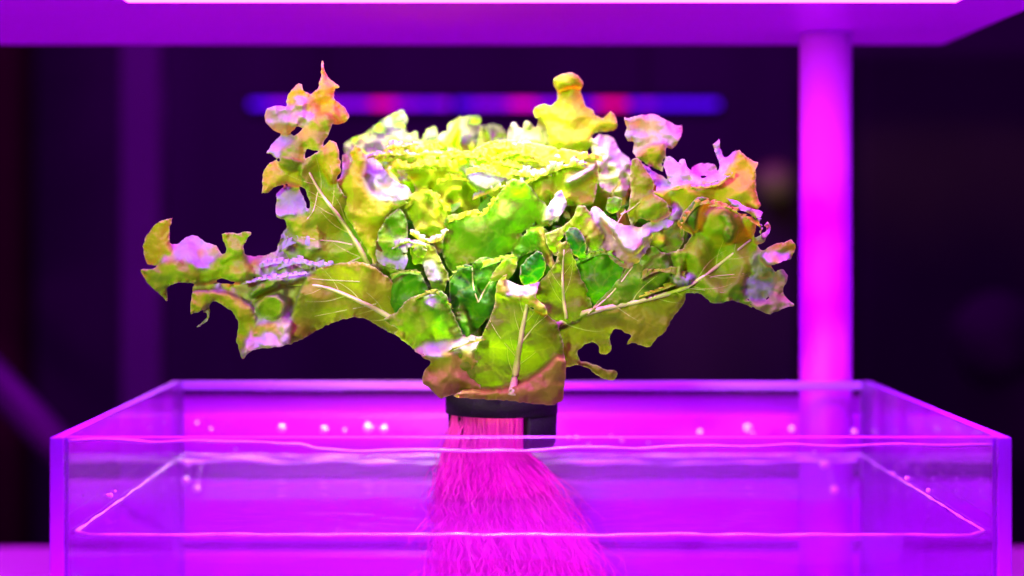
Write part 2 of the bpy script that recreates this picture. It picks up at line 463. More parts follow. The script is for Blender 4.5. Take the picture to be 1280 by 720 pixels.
NP = [0]
def patch(L, poly, d, sx=0., sy=0., pig='y', fold=5., wl=26., dome=3., curl=1.5, anchor=None, tone2=None, step=2.0, frill=.85, ruf=1.2):
    """one lobe of a leaf: its outline at its own distance d (mm), leaning by sx / sy
    (depth gained per unit to the right / upward), folded, puffed and frilled in depth"""
    NP[0] += 1; seed = NP[0] * 7.31
    poly = [Vector(p) for p in poly]
    q = []; n = len(poly)
    for i in range(n):
        a, b, c = poly[i - 1], poly[i], poly[(i + 1) % n]
        q.append(b.lerp(a, .14)); q.append(b.lerp(c, .14))
    pts = []
    for i in range(len(q)):
        a, b = q[i], q[(i + 1) % len(q)]
        m = max(1, int((b - a).length / step))
        for k in range(m): pts.append(a.lerp(b, k / m))
    out = []; m = len(pts)
    for i in range(m):
        a, b = pts[i - 1], pts[(i + 1) % m]
        t = (b - a); nr = Vector((-t.y, t.x))
        if nr.length > 1e-6: nr.normalize()
        p = pts[i]
        out.append(p + nr * frill * 1.6 * noise.noise(Vector((p.x * .16, p.y * .16, seed))) + nr * frill * .9 * noise.noise(Vector((p.x * .5, p.y * .5, seed))) + nr * frill * 1.5 * (.3 - abs(noise.noise(Vector((p.x * .27, p.y * .27, seed + 40))))))
    pa = np.array([(p.x, p.y) for p in out])
    x0, y0 = pa.min(0); x1, y1 = pa.max(0)
    i0 = max(1, int((x0 - GX0) / GS)); i1 = min(GW - 2, int((x1 - GX0) / GS) + 2)
    j0 = max(1, int((y0 - GY0) / GS)); j1 = min(GH - 2, int((y1 - GY0) / GS) + 2)
    gy, gx = np.mgrid[j0:j1, i0:i1]
    gy = gy.ravel(); gx = gx.ravel()
    G = np.stack([GX0 + gx * GS, GY0 + gy * GS], 1)
    ins = inside(G, pa); G = G[ins]; gx = gx[ins]; gy = gy[ins]
    bd = dist_poly(G, pa)
    if anchor is None: anchor = ((x0 + x1) / 2, (y0 + y1) / 2)
    s = d / F
    ks = .03
    if pig in 'lL' and not tone2: tone2 = 'Y' if pig == 'L' else 'o'; ks = .075
    pg = PIG_SHEEN[pig]; pg2 = PIG_SHEEN[tone2] if tone2 else pg
    k = 1 / wl; nz = noise.noise
    for (x, y), b, ci, cj in zip(G, bd, gx, gy):
        dep = d + sx * (x - anchor[0]) * s + sy * (anchor[1] - y) * s
        ridg = 1 - 2 * abs(nz(Vector((x * k * .8, y * k * .8, seed + 9))))
        dep += fold * (nz(Vector((x * k, y * k, seed))) - .4 * (ridg - .6))
        dep += fold * .16 * nz(Vector((x * k * 2.7, y * k * 2.7, seed + 5)))
        dep -= .55 * dome * (1 - math.exp(-b / 14.))
        dep += .7 * curl * math.exp(-b / 4.5)
        dep += ruf * 2.8 * math.exp(-b / 7.) * nz(Vector((x * .085, y * .085, seed + 2)))
        dep += ruf * 1.9 * math.exp(-b / 5.) * nz(Vector((x * .21, y * .21, seed + 4)))
        if dep < L.D[cj, ci]:
            L.D[cj, ci] = dep
            t = 0.
            if tone2: t = min(1, max(0, (.45 if ks < .05 else .28) + (.6 if ks < .05 else 1.2) * nz(Vector((x * ks, y * ks, seed + 30)))))
            L.P[cj, ci] = [pg[q] * (1 - t) + pg2[q] * t for q in range(3)]

def rib(parent_leaf, pts, r0, r1, name='midrib', n=12):
    """a rib laid on the leaf's surface; pts: (px, py, rough depth mm)"""
    from mathutils.bvhtree import BVHTree
    me = parent_leaf.data
    bvh = BVHTree.FromPolygons([v.co + PLANT for v in me.vertices], [tuple(p.vertices) for p in me.polygons])
    Q = [Vector(p) for p in pts]; C = []
    for i in range(len(Q) - 1):
        p0 = Q[max(i - 1, 0)]; p1 = Q[i]; p2 = Q[i + 1]; p3 = Q[min(i + 2, len(Q) - 1)]
        for k in range(n):
            t = k / n
            C.append(.5 * ((2 * p1) + (-p0 + p2) * t + (2 * p0 - 5 * p1 + 4 * p2 - p3) * t * t + (-p0 + 3 * p1 - 3 * p2 + p3) * t ** 3))
    C.append(Q[-1])
    D = []
    for c in C:
        tgt = P(c.x, c.y, .6); o = Vector((0, 0, HC)); dr = (tgt - o).normalized()
        h, nn, ii, dd = bvh.ray_cast(o, dr)
        D.append(h.y if h else (D[-1] if D else c.z / 1000.))
    for _ in range(3):
        D = [(D[max(i - 1, 0)] + D[i] + D[min(i + 1, len(D) - 1)]) / 3 for i in range(len(D))]
    m = len(C); rad = [max(.00008, (r0 + (r1 - r0) * i / (m - 1)) * (.85 if name == 'midrib' else .4) * (1 + .2 * noise.noise(Vector((C[i].x * .1, C[i].y * .1, 3))))) for i in range(m)]
    out = [P(c.x, c.y, d - r * .05) - PLANT for c, d, r in zip(C, D, rad)]
    if name == 'midrib':
        br = []; rv = random.Random(int(pts[0][0]) + len(pts)); sgn = 1
        i = int(m * .22)
        while i < m - 4:
            sgn = -sgn
            t = (C[i + 2] - C[i]); ang = math.atan2(t.y, t.x) + sgn * rv.uniform(.55, .95)
            x, y = C[i].x, C[i].y; lastd = D[i]; pp = [P(x, y, lastd) - PLANT]
            ln = rv.randint(12, 26)
            for k in range(ln):
                ang -= sgn * rv.uniform(-.02, .07)
                x += 2.2 * math.cos(ang); y += 2.2 * math.sin(ang)
                h, nn, ii, dd = bvh.ray_cast(Vector((0, 0, HC)), (P(x, y, .6) - Vector((0, 0, HC))).normalized())
                if not h or abs(h.y - lastd) > .0022: break
                lastd = h.y; pp.append(P(x, y, h.y) - PLANT)
            if len(pp) > 4:
                q = rad[i] * .24
                br.append((pp, [max(.00005, q * (1 - .85 * k / len(pp))) for k in range(len(pp))]))
            i += rv.randint(3, 6)
        if br: put('side_veins', tubes_me(br, 6), M['vein'], parent_leaf)
    return put(name, tubes_me([(out, rad)], 8), M['rib'], parent_leaf)

def frill_leaf(L, tip, d_tip, width, lean, seed, pig='y', tone2='Y', base=None, amp=1.0, nu=60, nv=44):
    """a free-standing ruffled leaf from the crown to its tip; fills the heart and the far side of the head"""
    base = base or P(622, 470, .634)
    tipv = P(tip[0], tip[1], d_tip / 1000.)
    ax = tipv - base; Ln = ax.length
    side = ax.cross(Vector((0, 1, 0)))
    if side.length < 1e-5: side = Vector((1, 0, 0))
    rot = lean
    side.normalize(); nrm = side.cross(ax).normalized()
    side = (side * math.cos(rot) + nrm * math.sin(rot)).normalized(); nrm = side.cross(ax).normalized()
    off = len(L.V)
    for i in range(nu + 1):
        u = i / nu
        wv = width * (.16 + .84 * min(1, (u / .62)) ** 1.3) * (1 - max(0, (u - .72) / .28) ** 2.2 * .75)
        c = base + ax * u + nrm * (math.sin(u * math.pi) * Ln * .10)
        for j in range(nv + 1):
            v = j / nv * 2 - 1
            a = abs(v)
            fr = a ** 2.0 * (.25 + u * .9) + .5 * max(0, u - .8) / .2
            ph = u * 34 + 5.0 * noise.noise(Vector((u * 3, v * 1.2, seed)))
            z = amp * fr * width * (.20 * math.sin(ph + (2.2 if v > 0 else 0)) + .20 * math.sin(2.3 * ph + seed) + .20 * noise.noise(Vector((u * 14, v * 9, seed + 3))))
            z += -a * a * width * .35 + .05 * width * noise.noise(Vector((u * 6, v * 4, seed)))
            ruf = 1 + .10 * noise.noise(Vector((u * 16, (v > 0) * 4, seed + 8)))
            ln = .07 * Ln * fr * noise.noise(Vector((u * 9, v * 6, seed + 12)))
            tipy = .06 * Ln * max(0, (u - .8) / .2) * noise.noise(Vector((v * 6, 1, seed + 2)))
            L.V.append(c + side * (v * wv * ruf) + nrm * z + ax.normalized() * (ln + tipy))
            t = min(1, max(0, u * 1.1 - .2 + .4 * noise.noise(Vector((u * 4, v * 3, seed)))))
            a1, a2 = PIG_SHEEN[pig], PIG_SHEEN[tone2]
            L.pig.append(tuple(a1[k] * (1 - t) + a2[k] * t for k in range(3)))
            L.mar.append(.35 if (j in (0, nv) or i == nu) else 0.0)
    for i in range(nu):
        for j in range(nv):
            a = off + i * (nv + 1) + j
            L.F.append((a, a + 1, a + nv + 2, a + nv + 1))

def ribbon(L, pts, d, h, pig='Y', tone2='L', amp=3.2, wl=17., lean=2.5, rows=9):
    """a ruffled margin: a strip rising from the line pts, its free edge rippling in depth"""
    NP[0] += 1; seed = NP[0] * 3.17
    Q = [Vector(p) for p in pts]; C = []
    for i in range(len(Q) - 1):
        p0 = Q[max(i - 1, 0)]; p1 = Q[i]; p2 = Q[i + 1]; p3 = Q[min(i + 2, len(Q) - 1)]
        n = max(4, int((p2 - p1).length / 1.3))
        for k in range(n):
            t = k / n
            C.append(.5 * ((2 * p1) + (-p0 + p2) * t + (2 * p0 - 5 * p1 + 4 * p2 - p3) * t * t + (-p0 + 3 * p1 - 3 * p2 + p3) * t ** 3))
    C.append(Q[-1])
    off = len(L.V); s = 0; m = len(C)
    for i, c in enumerate(C):
        if i: s += (C[i] - C[i - 1]).length
        f = i / (m - 1); fade = min(1, 5 * f, 5 * (1 - f)) ** .6
        ph = 2 * math.pi * s / wl + 3.2 * noise.noise(Vector((s * .03, seed, 0)))
        hh = h * fade * (.75 + .8 * noise.noise(Vector((s * .055, seed, 4))) + .30 * noise.noise(Vector((s * .22, seed, 8))))
        for k in range(rows):
            v = k / (rows - 1)
            x = c.x + .22 * wl * v ** 1.5 * math.sin(2 * ph + 1) * fade + 1.5 * v * noise.noise(Vector((s * .1, seed, 2)))
            y = c.y - hh * v * (1 - .18 * v) + .10 * h * v * math.cos(ph)
            dep = d + lean * v * v + amp * v ** 1.2 * (math.sin(ph) + .45 * math.sin(2.6 * ph + seed)) + .8 * noise.noise(Vector((s * .05, v * 2, seed)))
            L.V.append(P(x, y, dep / 1000.))
            t = min(1, max(0, v * 1.3 - .35 + .5 * noise.noise(Vector((s * .05, v, seed)))))
            L.pig.append(tuple(PIG_SHEEN[pig][q] * (1 - t) + PIG_SHEEN[tone2][q] * t for q in range(3)))
            L.mar.append(.3 if k == rows - 1 else 0.)
    for i in range(m - 1):
        for k in range(rows - 1):
            a = off + i * rows + k; L.F.append((a, a + 1, a + rows + 1, a + rows))

leaves = []
# --- outer left leaf, reaching out sideways
L = LeafMesh()
patch(L, [(219,270),(214,278),(212,290),(213,303),(219,316),(205,326),(196,333),(184,331),(180,322),(178,310),(180,300),(184,292),(190,283),(200,275)], 588, .3, -.2, 'y', 2.5, 40, 3, 1.2, tone2='o')
patch(L, [(198,332),(205,320),(213,305),(222,304),(232,296),(240,293),(247,293),(255,301),(262,304),(272,306),(274,312),(279,317),(272,326),(255,338),(240,334),(220,330)], 590, .1, 1.5, 'l', 3, 24, 1.5, .5)
patch(L, [(174,337),(177,335),(190,336),(203,327),(225,325),(245,330),(253,337),(266,326),(281,314),(291,328),(288,345),(262,354),(245,355),(225,354),(213,357),(209,362),(210,378),(206,376),(200,369),(190,362),(181,350),(176,342)], 583, .15, -.1, 'y', 4, 30, 4, 1.5, tone2='g')
patch(L, [(276,292),(281,290),(290,291),(300,291),(308,289),(317,289),(313,295),(308,302),(305,308),(308,318),(313,330),(321,343),(310,352),(295,354),(280,350),(276,340),(277,325),(282,312),(280,305),(277,298)], 584, .2, .1, 'y', 4, 16, 3.5, 1.2, tone2='g')
patch(L, [(304,318),(318,320),(330,318),(344,315),(349,300),(356,290),(366,296),(378,312),(390,322),(397,335),(384,347),(365,354),(340,352),(318,347)], 597, .1, 1.4, 'l', 5, 14, 1.5, .6, ruf=2)
patch(L, [(240,358),(248,352),(262,348),(280,355),(300,352),(320,346),(345,341),(366,338),(388,333),(380,352),(373,370),(366,390),(362,415),(362,432),(345,435),(328,437),(316,438),(308,445),(303,449),(300,441),(305,430),(312,415),(318,400),(316,385),(305,377),(290,370),(270,366),(250,366),(240,366)], 588, .2, .95, 'L', 5, 22, 1.5, .4, ruf=1.5)
patch(L, [(238,367),(243,362),(255,363),(280,364),(300,372),(314,382),(322,397),(319,410),(314,430),(309,445),(304,450),(300,447),(298,437),(294,425),(297,412),(296,400),(290,390),(278,382),(268,377),(262,382),(250,390),(240,394),(237,395)], 582, .15, -.2, 'y', 3.5, 26, 3.5, 1.4, tone2='o')
patch(L, [(262,378),(264,388),(262,401),(256,405),(244,411),(246,407),(255,400),(259,393),(252,391)], 585, 0, 0, 'l', 1.5, 12, 1, .5)
patch(L, [(318,380),(330,370),(345,368),(357,378),(354,392),(342,400),(328,397),(320,390)], 582.5, 0, -.5, 'm', 2, 20, -3, 0)
patch(L, [(311,368),(322,355),(335,349),(348,350),(347,357),(335,362),(322,367),(313,374)], 583, 0, -.3, 'm', 2, 12, -1.5, 0)
patch(L, [(317,408),(330,402),(347,404),(352,420),(350,432),(330,436),(316,436)], 583, 0, -.2, 'o', 2, 16, 1.5, .5)
patch(L, [(360,432),(359,415),(362,398),(368,380),(373,362),(385,343),(400,333),(425,328),(450,326),(470,333),(490,350),(505,370),(520,390),(540,410),(552,440),(556,458),(545,455),(530,447),(520,440),(508,424),(495,420),(480,413),(465,403),(455,398),(440,397),(425,401),(410,407),(395,415),(382,423),(370,429)], 592, .18, -.35, 'b', 6, 48, 4, 1.5, tone2='o', anchor=(400,390))
lf = L.build(); leaves.append(lf)
rib(lf, [(560,470,628),(520,418,612),(480,392,597),(440,372,590),(400,358,586),(350,356,584)], .0016, .0004)
rib(lf, [(470,380,594),(430,388,589),(390,396,585)], .0005, .0002, 'vein')
rib(lf, [(450,352,592),(410,350,588),(384,348,586)], .0006, .0002, 'vein')

# --- upright left leaf
L = LeafMesh()
patch(L, [(403,74),(406,84),(410,96),(417,102),(427,109),(419,113),(417,122),(426,129),(434,136),(438,147),(430,155),(420,157),(408,152),(395,153),(380,160),(365,158),(355,148),(360,140),(358,130),(357,122),(365,110),(372,104),(379,104),(379,112),(388,118),(396,110),(400,98),(401,84)], 600, .1, .05, 'Y', 4, 20, 2.5, 1.2, tone2='o')
patch(L, [(367,122),(378,120),(388,124),(382,132),(370,134)], 596, 0, 1.5, 'L', 1.5, 10, .5, 0)
patch(L, [(355,134),(370,130),(395,136),(392,150),(378,160),(362,158)], 595, 0, .6, 'l', 3, 8, 1, 1, ruf=2, tone2='Y')
patch(L, [(330,145),(333,136),(340,132),(352,131),(362,135),(370,148),(372,160),(360,169),(348,167),(340,162),(332,155)], 597, 0, -.1, 'o', 3.5, 14, 4, 2, tone2='l')
patch(L, [(349,197),(352,186),(364,177),(374,163),(388,148),(400,142),(412,142),(417,150),(414,163),(407,175),(402,188),(394,190),(383,186),(382,198),(378,212),(362,216),(350,208)], 590, .2, .25, 'y', 4, 30, 4.5, 2, tone2='g')
patch(L, [(352,196),(365,198),(380,200),(379,213),(365,215),(352,210)], 585.5, 0, -.6, 'v', 1, 20, .5, .2)
patch(L, [(331,192),(340,178),(350,168),(362,164),(370,172),(360,186),(352,196),(347,200),(338,193)], 597, 0, 1.1, 'l', 3, 14, 1, .5)
patch(L, [(325,243),(328,235),(328,215),(334,205),(345,198),(354,208),(375,212),(387,220),(394,234),(387,240),(372,233),(360,231),(345,233),(338,240),(331,243)], 591, .1, .2, 'o', 3, 22, 3, 1.5)
patch(L, [(343,242),(360,230),(374,232),(382,250),(386,264),(377,270),(360,268),(348,274),(343,268),(345,255)], 597, 0, 1.3, 'l', 2.5, 14, 1.2, .5)
patch(L, [(343,270),(352,266),(372,267),(384,262),(394,275),(402,300),(387,303),(372,300),(365,290),(358,285),(356,275),(350,275)], 592, .1, .1, 'm', 3, 22, 2.5, 1, tone2='y')
patch(L, [(356,288),(372,284),(384,292),(400,300),(402,312),(388,314),(370,306),(360,298)], 592, 0, .5, 'o', 3, 16, 1, .5, tone2='l')
patch(L, [(376,202),(392,192),(403,186),(414,205),(426,235),(442,258),(457,290),(465,310),(474,335),(490,375),(520,415),(505,412),(480,392),(455,362),(430,352),(405,350),(385,335),(375,315),(372,292),(382,275),(387,255),(380,235),(374,215)], 596, .55, -.2, 'm', 5, 34, 1.5, 1, tone2='g', anchor=(410,270))
patch(L, [(398,192),(404,182),(412,174),(420,176),(425,190),(427,215),(421,222),(414,230),(409,222),(402,207),(396,198)], 589, .2, 0, 'y', 2.5, 20, 4, 1.5)
patch(L, [(348,302),(352,290),(362,283),(372,290),(380,300),(395,310),(402,325),(388,338),(370,334),(356,322),(343,322)], 600, 0, 1.2, 'l', 5, 10, 1, 1, ruf=2.2)
lf = L.build(); leaves.append(lf)
rib(lf, [(570,470,630),(520,425,616),(490,385,606),(468,345,598),(445,303,592),(424,272,588),(402,243,586),(386,216,585)], .0017, .0005)
rib(lf, [(440,306,592),(420,302,589),(398,300,588),(376,296,588)], .0007, .0003, 'vein')
rib(lf, [(397,240,587),(392,262,588),(383,275,589)], .0005, .0002, 'vein')
rib(lf, [(450,322,594),(425,332,590),(400,338,589)], .0005, .0002, 'vein')

# --- yellow upright sheet beside it
L = LeafMesh()
patch(L, [(412,230),(426,222),(432,213),(439,203),(437,190),(445,180),(453,185),(459,200),(453,225),(461,240),(475,248),(495,250),(516,252),(505,258),(490,264),(481,276),(475,292),(470,310),(474,345),(466,330),(450,300),(435,275),(420,250)], 601, .25, -.15, 'y', 5, 34, 3.5, 1.5, tone2='Y')
patch(L, [(448,215),(455,193),(466,192),(474,203),(484,216),(497,226),(512,234),(518,245),(505,252),(488,252),(470,250),(460,243),(452,228)], 612, .1, 1.2, 'L', 6, 16, 1, .5, ruf=2)
patch(L, [(413,222),(424,224),(427,212),(427,194),(433,190),(439,200),(440,212),(435,224),(426,231)], 606, 0, 1, 'l', 2, 12, 1, .5)
lf = L.build(); leaves.append(lf)

# --- lower left pair of olive lobes
L = LeafMesh()
patch(L, [(478,398),(495,390),(508,374),(524,367),(541,365),(549,380),(560,395),(574,416),(570,424),(550,426),(530,434),(515,437),(508,425),(500,412),(486,407)], 588, .15, -.15, 'v', 4, 26, 4, 1.5, tone2='m')
patch(L, [(536,388),(544,370),(552,361),(559,368),(561,378),(569,395),(580,420),(562,425),(545,412),(536,400)], 586, .2, -.2, 'v', 2, 20, 4, 1.5, tone2='g')
patch(L, [(526,369),(541,365),(552,362),(556,367),(546,378),(540,388),(530,380)], 584.5, 0, 1, 'l', 1.5, 14, 1, .5)
patch(L, [(514,440),(530,430),(545,422),(562,422),(580,417),(600,420),(608,415),(603,434),(585,441),(565,441),(550,448),(540,448),(528,443)], 588, 0, 1.5, 'L', 3, 18, 1, .3)
patch(L, [(518,438),(538,446),(552,441),(565,436),(582,437),(600,438),(596,470),(604,490),(575,492),(560,496),(552,500),(545,495),(535,485),(526,478),(530,462),(539,453),(528,447)], 586, .1, -.3, 'r', 4, 24, 4, 1.4, tone2='o')
patch(L, [(490,416),(500,410),(512,425),(519,437),(508,430),(497,422)], 589, .1, 0, 'o', 1.5, 16, 1.5, .6)
lf = L.build(); leaves.append(lf)

# --- front leaf
L = LeafMesh()
patch(L, [(596,432),(608,405),(616,385),(620,362),(632,368),(640,371),(655,378),(665,386),(680,390),(697,402),(703,420),(708,450),(695,464),(670,486),(640,496),(600,494),(572,490),(562,470),(553,450),(570,440),(590,438)], 581, .1, -.45, 'v', 5, 44, 5, 1.5, tone2='b', anchor=(640,390))
patch(L, [(618,368),(621,352),(628,343),(636,340),(632,352),(640,367),(655,368),(668,369),(680,379),(686,391),(680,394),(665,384),(650,376),(635,373)], 577, 0, .2, 'o', 2, 18, 2, .8)
patch(L, [(620,360),(626,347),(636,349),(645,355),(655,357),(665,354),(676,350),(671,370),(652,371),(635,370),(625,367)], 581, 0, 1.5, 'L', 2.5, 16, .8, .3)
patch(L, [(560,496),(580,487),(620,488),(655,478),(680,460),(698,444),(709,450),(707,480),(705,500),(692,508),(660,505),(620,501),(580,499)], 578, .1, -.5, 'r', 4, 34, 4.5, 1.5, tone2='o')
lf = L.build(); leaves.append(lf)
rib(lf, [(640,494,576),(646,455,573),(652,415,573),(659,380,575)], .0016, .0007)
rib(lf, [(650,430,573),(668,408,574),(684,394,576)], .0005, .0002, 'vein')
rib(lf, [(647,448,573),(624,420,575),(612,400,578)], .0005, .0002, 'vein')

# --- heart leaves, dark green inside
L = LeafMesh()
patch(L, [(486,382),(485,362),(492,350),(505,340),(521,338),(532,350),(538,366),(522,376),(505,392),(494,394)], 592, .1, -.3, 'G', 3, 24, 4, 1.5, tone2='g')
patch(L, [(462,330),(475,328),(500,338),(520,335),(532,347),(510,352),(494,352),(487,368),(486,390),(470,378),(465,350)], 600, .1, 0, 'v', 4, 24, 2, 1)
patch(L, [(510,303),(525,300),(545,308),(552,325),(562,345),(557,366),(540,364),(530,330),(515,332)], 598, .1, 0, 'm', 4, 20, 2, 1, tone2='v')
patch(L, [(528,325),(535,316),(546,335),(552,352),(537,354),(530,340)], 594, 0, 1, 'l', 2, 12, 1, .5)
patch(L, [(560,372),(561,350),(568,338),(582,328),(592,332),(600,372),(612,356),(620,346),(625,362),(620,387),(606,404),(592,419),(577,421),(565,397)], 598, .1, -.1, 'G', 5, 24, 2.5, 1, tone2='g')
patch(L, [(588,332),(600,320),(620,323),(624,335),(614,355),(603,378),(597,366)], 601, .1, 0, 'G', 3, 20, 3, 1, tone2='g')
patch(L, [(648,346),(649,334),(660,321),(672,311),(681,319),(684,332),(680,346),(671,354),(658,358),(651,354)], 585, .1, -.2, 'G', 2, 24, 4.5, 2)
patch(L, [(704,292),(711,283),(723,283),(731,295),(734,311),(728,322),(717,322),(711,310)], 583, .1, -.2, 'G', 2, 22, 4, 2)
patch(L, [(716,325),(728,318),(737,313),(752,308),(767,318),(784,324),(778,347),(767,368),(745,392),(734,384),(728,360),(720,340)], 592, .2, -.1, 'g', 4, 26, 3, 1.2, tone2='G')
patch(L, [(566,398),(574,378),(568,368),(576,374),(584,395),(590,420),(582,424),(576,412)], 594, .1, .2, 'g', 2, 10, 1.5, .5)
lf = L.build(); leaves.append(lf)
rib(lf, [(598,378,596),(592,360,596),(590,335,598)], .0006, .0004, 'vein')
rib(lf, [(598,378,596),(606,362,596),(612,352,597)], .0006, .0004, 'vein')

# --- small cup at the left of the heart
L = LeafMesh()
patch(L, [(473,308),(471,290),(484,270),(500,258),(510,275),(511,300),(497,304),(485,310)], 602, .2, -.2, 'g', 3, 18, 2, 1, tone2='v')
patch(L, [(470,302),(480,296),(491,300),(506,318),(501,324),(488,322),(477,314)], 592, .1, -.2, 'g', 2, 14, 2.5, 1, tone2='m')
patch(L, [(468,310),(480,316),(490,321),(503,321),(511,308),(510,325),(507,339),(495,337),(482,334),(470,327)], 593, 0, .9, 'l', 2.5, 14, 1, .5)
patch(L, [(488,300),(498,298),(510,300),(522,298),(535,305),(524,312),(512,309),(504,318)], 594, 0, .6, 'o', 3, 8, 1, .5, tone2='L', ruf=2)
patch(L, [(514,312),(524,308),(536,312),(530,324),(520,322)], 594, 0, 0, 'v', 1, 10, 1, .5)
lf = L.build(); leaves.append(lf)

# --- big translucent green leaf in the middle
L = LeafMesh()
patch(L, [(551,287),(558,268),(585,266),(600,268),(615,256),(625,238),(640,222),(657,226),(672,243),(688,262),(686,282),(668,287),(652,290),(658,302),(642,314),(620,324),(600,327),(580,332),(566,342),(557,332),(551,310)], 606, .1, -.25, 'g', 7, 46, 4, 1.5, tone2='m')
patch(L, [(648,302),(660,284),(682,284),(692,300),(692,322),(682,332),(672,313),(655,320),(645,328),(638,316)], 602, .1, -.2, 'g', 4, 20, 2.5, 1, tone2='G')
patch(L, [(670,284),(680,285),(684,300),(689,315),(697,335),(691,343),(682,326),(677,310)], 590, .1, 0, 'o', 2, 16, 2, .8)
patch(L, [(684,258),(694,240),(703,236),(710,255),(702,271),(688,277),(676,280)], 596, .2, .8, 'l', 2, 14, 1, .5)
patch(L, [(610,352),(618,335),(630,324),(640,316),(648,328),(644,342),(636,350),(624,352)], 597, .2, .3, 'o', 3, 16, 1.5, .6, tone2='g')
lf = L.build(); leaves.append(lf)

# --- right of centre
L = LeafMesh()
patch(L, [(698,305),(708,299),(715,310),(719,325),(727,345),(737,365),(742,388),(728,402),(705,408),(688,405),(676,392),(664,374),(672,355),(685,340),(695,325)], 587, .3, -.3, 'v', 3.5, 26, 4, 1.5, tone2='b')
patch(L, [(678,292),(700,284),(715,273),(721,256),(733,256),(742,275),(754,290),(753,300),(750,312),(735,318),(731,302),(722,286),(712,287),(706,294),(700,306),(694,324),(686,312)], 589, .1, .1, 'y', 4, 22, 2.5, 1, tone2='g')
patch(L, [(736,262),(745,256),(760,270),(775,280),(800,284),(818,292),(812,312),(797,330),(787,338),(775,334),(762,324),(752,312),(748,295)], 593, .1, .3, 'r', 3, 22, 1.5, .8, tone2='l')
patch(L, [(745,254),(752,262),(762,272),(775,279),(793,283),(800,285),(806,279),(825,272),(840,263),(848,250),(852,262),(846,274),(835,286),(815,292),(806,302),(800,310),(795,316),(786,316),(778,310),(772,298),(764,288),(755,278),(748,268)], 588, .1, 1.2, 'L', 3, 18, 1, .4)
patch(L, [(795,265),(804,250),(820,243),(834,250),(838,266),(826,274),(810,277),(800,273)], 585, .1, -.2, 'm', 2.5, 20, 3.5, 1.5, tone2='g')
patch(L, [(783,268),(788,240),(786,220),(789,198),(798,195),(809,213),(819,225),(817,247),(802,256),(799,276),(790,283)], 592, .2, 0, 'v', 3, 16, 2.5, 1, tone2='m')
patch(L, [(756,262),(758,248),(770,243),(780,248),(776,262),(764,270)], 594, .1, 0, 'g', 2, 14, 2, 1)
lf = L.build(); leaves.append(lf)
rib(lf, [(708,398,585),(704,370,583),(703,340,583),(705,312,585)], .0008, .0003)
rib(lf, [(776,268,588),(788,262,586),(800,252,587)], .0006, .0003, 'vein')
rib(lf, [(770,300,588),(766,290,588),(782,262,588)], .0005, .0003, 'vein')

# --- right leaf on its long stalk
L = LeafMesh()
patch(L, [(600,480),(640,440),(680,410),(720,394),(760,383),(800,376),(835,369),(860,362),(856,378),(850,388),(840,400),(832,415),(820,425),(812,435),(800,433),(795,430),(782,431),(786,422),(790,420),(782,418),(775,412),(768,412),(762,420),(766,435),(760,443),(748,443),(748,432),(742,428),(732,430),(722,440),(725,450),(735,452),(745,455),(760,462),(772,463),(773,468),(768,477),(758,476),(745,470),(735,460),(720,457),(708,460),(690,465),(650,480),(620,490)], 590, -.12, -.5, 'b', 5, 40, 3, 1.2, tone2='o', anchor=(760,400))
patch(L, [(690,412),(735,390),(745,378),(765,358),(785,333),(800,318),(815,306),(830,316),(845,313),(858,330),(856,345),(866,354),(862,363),(830,371),(800,376),(770,382),(740,392),(712,404)], 587, -.1, .25, 'v', 4, 26, 2, 1, tone2='g', anchor=(780,370))
patch(L, [(845,282),(855,262),(870,250),(882,245),(888,252),(900,258),(915,256),(925,268),(940,270),(946,276),(943,300),(950,310),(953,325),(951,340),(945,346),(935,347),(933,355),(930,362),(936,375),(942,387),(930,381),(915,376),(905,379),(890,381),(880,371),(876,367),(860,368),(853,350),(848,330),(853,310),(864,294),(858,290)], 583, .12, .05, 'g', 7, 30, 3.5, 1.5, tone2='y', anchor=(860,350), ruf=1.5)
patch(L, [(850,278),(856,264),(868,247),(883,244),(887,252),(877,258),(873,270),(870,292),(860,284)], 576, .1, -.2, 'G', 2, 20, 3, 1.2, tone2='g')
patch(L, [(898,270),(906,262),(915,268),(920,284),(916,300),(907,304),(903,290),(907,278)], 575, .2, 0, 'g', 1.5, 14, 2, 1, tone2='v')
patch(L, [(802,352),(806,335),(816,322),(834,314),(842,332),(836,350),(822,362),(806,362)], 582, .1, -.2, 'G', 3, 18, 2, 1, tone2='v')
patch(L, [(840,316),(850,310),(860,314),(856,332),(850,350),(842,348),(844,332)], 579, .1, 0, 'm', 2, 12, 2, 1, tone2='g')
patch(L, [(836,344),(848,348),(862,340),(872,346),(864,356),(850,358),(842,356)], 579, 0, .5, 'l', 1.5, 9, 1, .5)
patch(L, [(930,350),(945,342),(955,332),(966,337),(974,345),(970,358),(966,367),(955,377),(940,380),(931,368)], 587, .1, 0, 'G', 3, 16, -2, 0, tone2='l')
patch(L, [(936,374),(955,377),(966,366),(968,350),(970,338),(978,335),(985,342),(984,352),(979,360),(981,368),(987,376),(996,381),(980,386),(970,391),(960,394),(950,389),(940,384)], 582, .1, .3, 'o', 3, 14, 2, .8, tone2='l')
patch(L, [(951,322),(954,315),(968,314),(986,312),(988,325),(975,329),(965,333),(957,330)], 580, 0, 1.6, 'L', 2, 14, .8, .3)
patch(L, [(952,316),(960,308),(970,303),(983,301),(990,297),(996,307),(993,318),(987,327),(984,316),(970,316)], 583, .1, .2, 'm', 2, 14, 2, 1, tone2='y')
patch(L, [(938,318),(950,312),(962,316),(964,330),(972,344),(956,348),(942,346)], 588, .1, 0, 'm', 2, 14, 1.5, .8, tone2='l')
patch(L, [(944,296),(952,291),(958,296),(957,303),(949,306),(943,304)], 585, 0, 0, 'm', 1, 8, 1, .5, tone2='l')
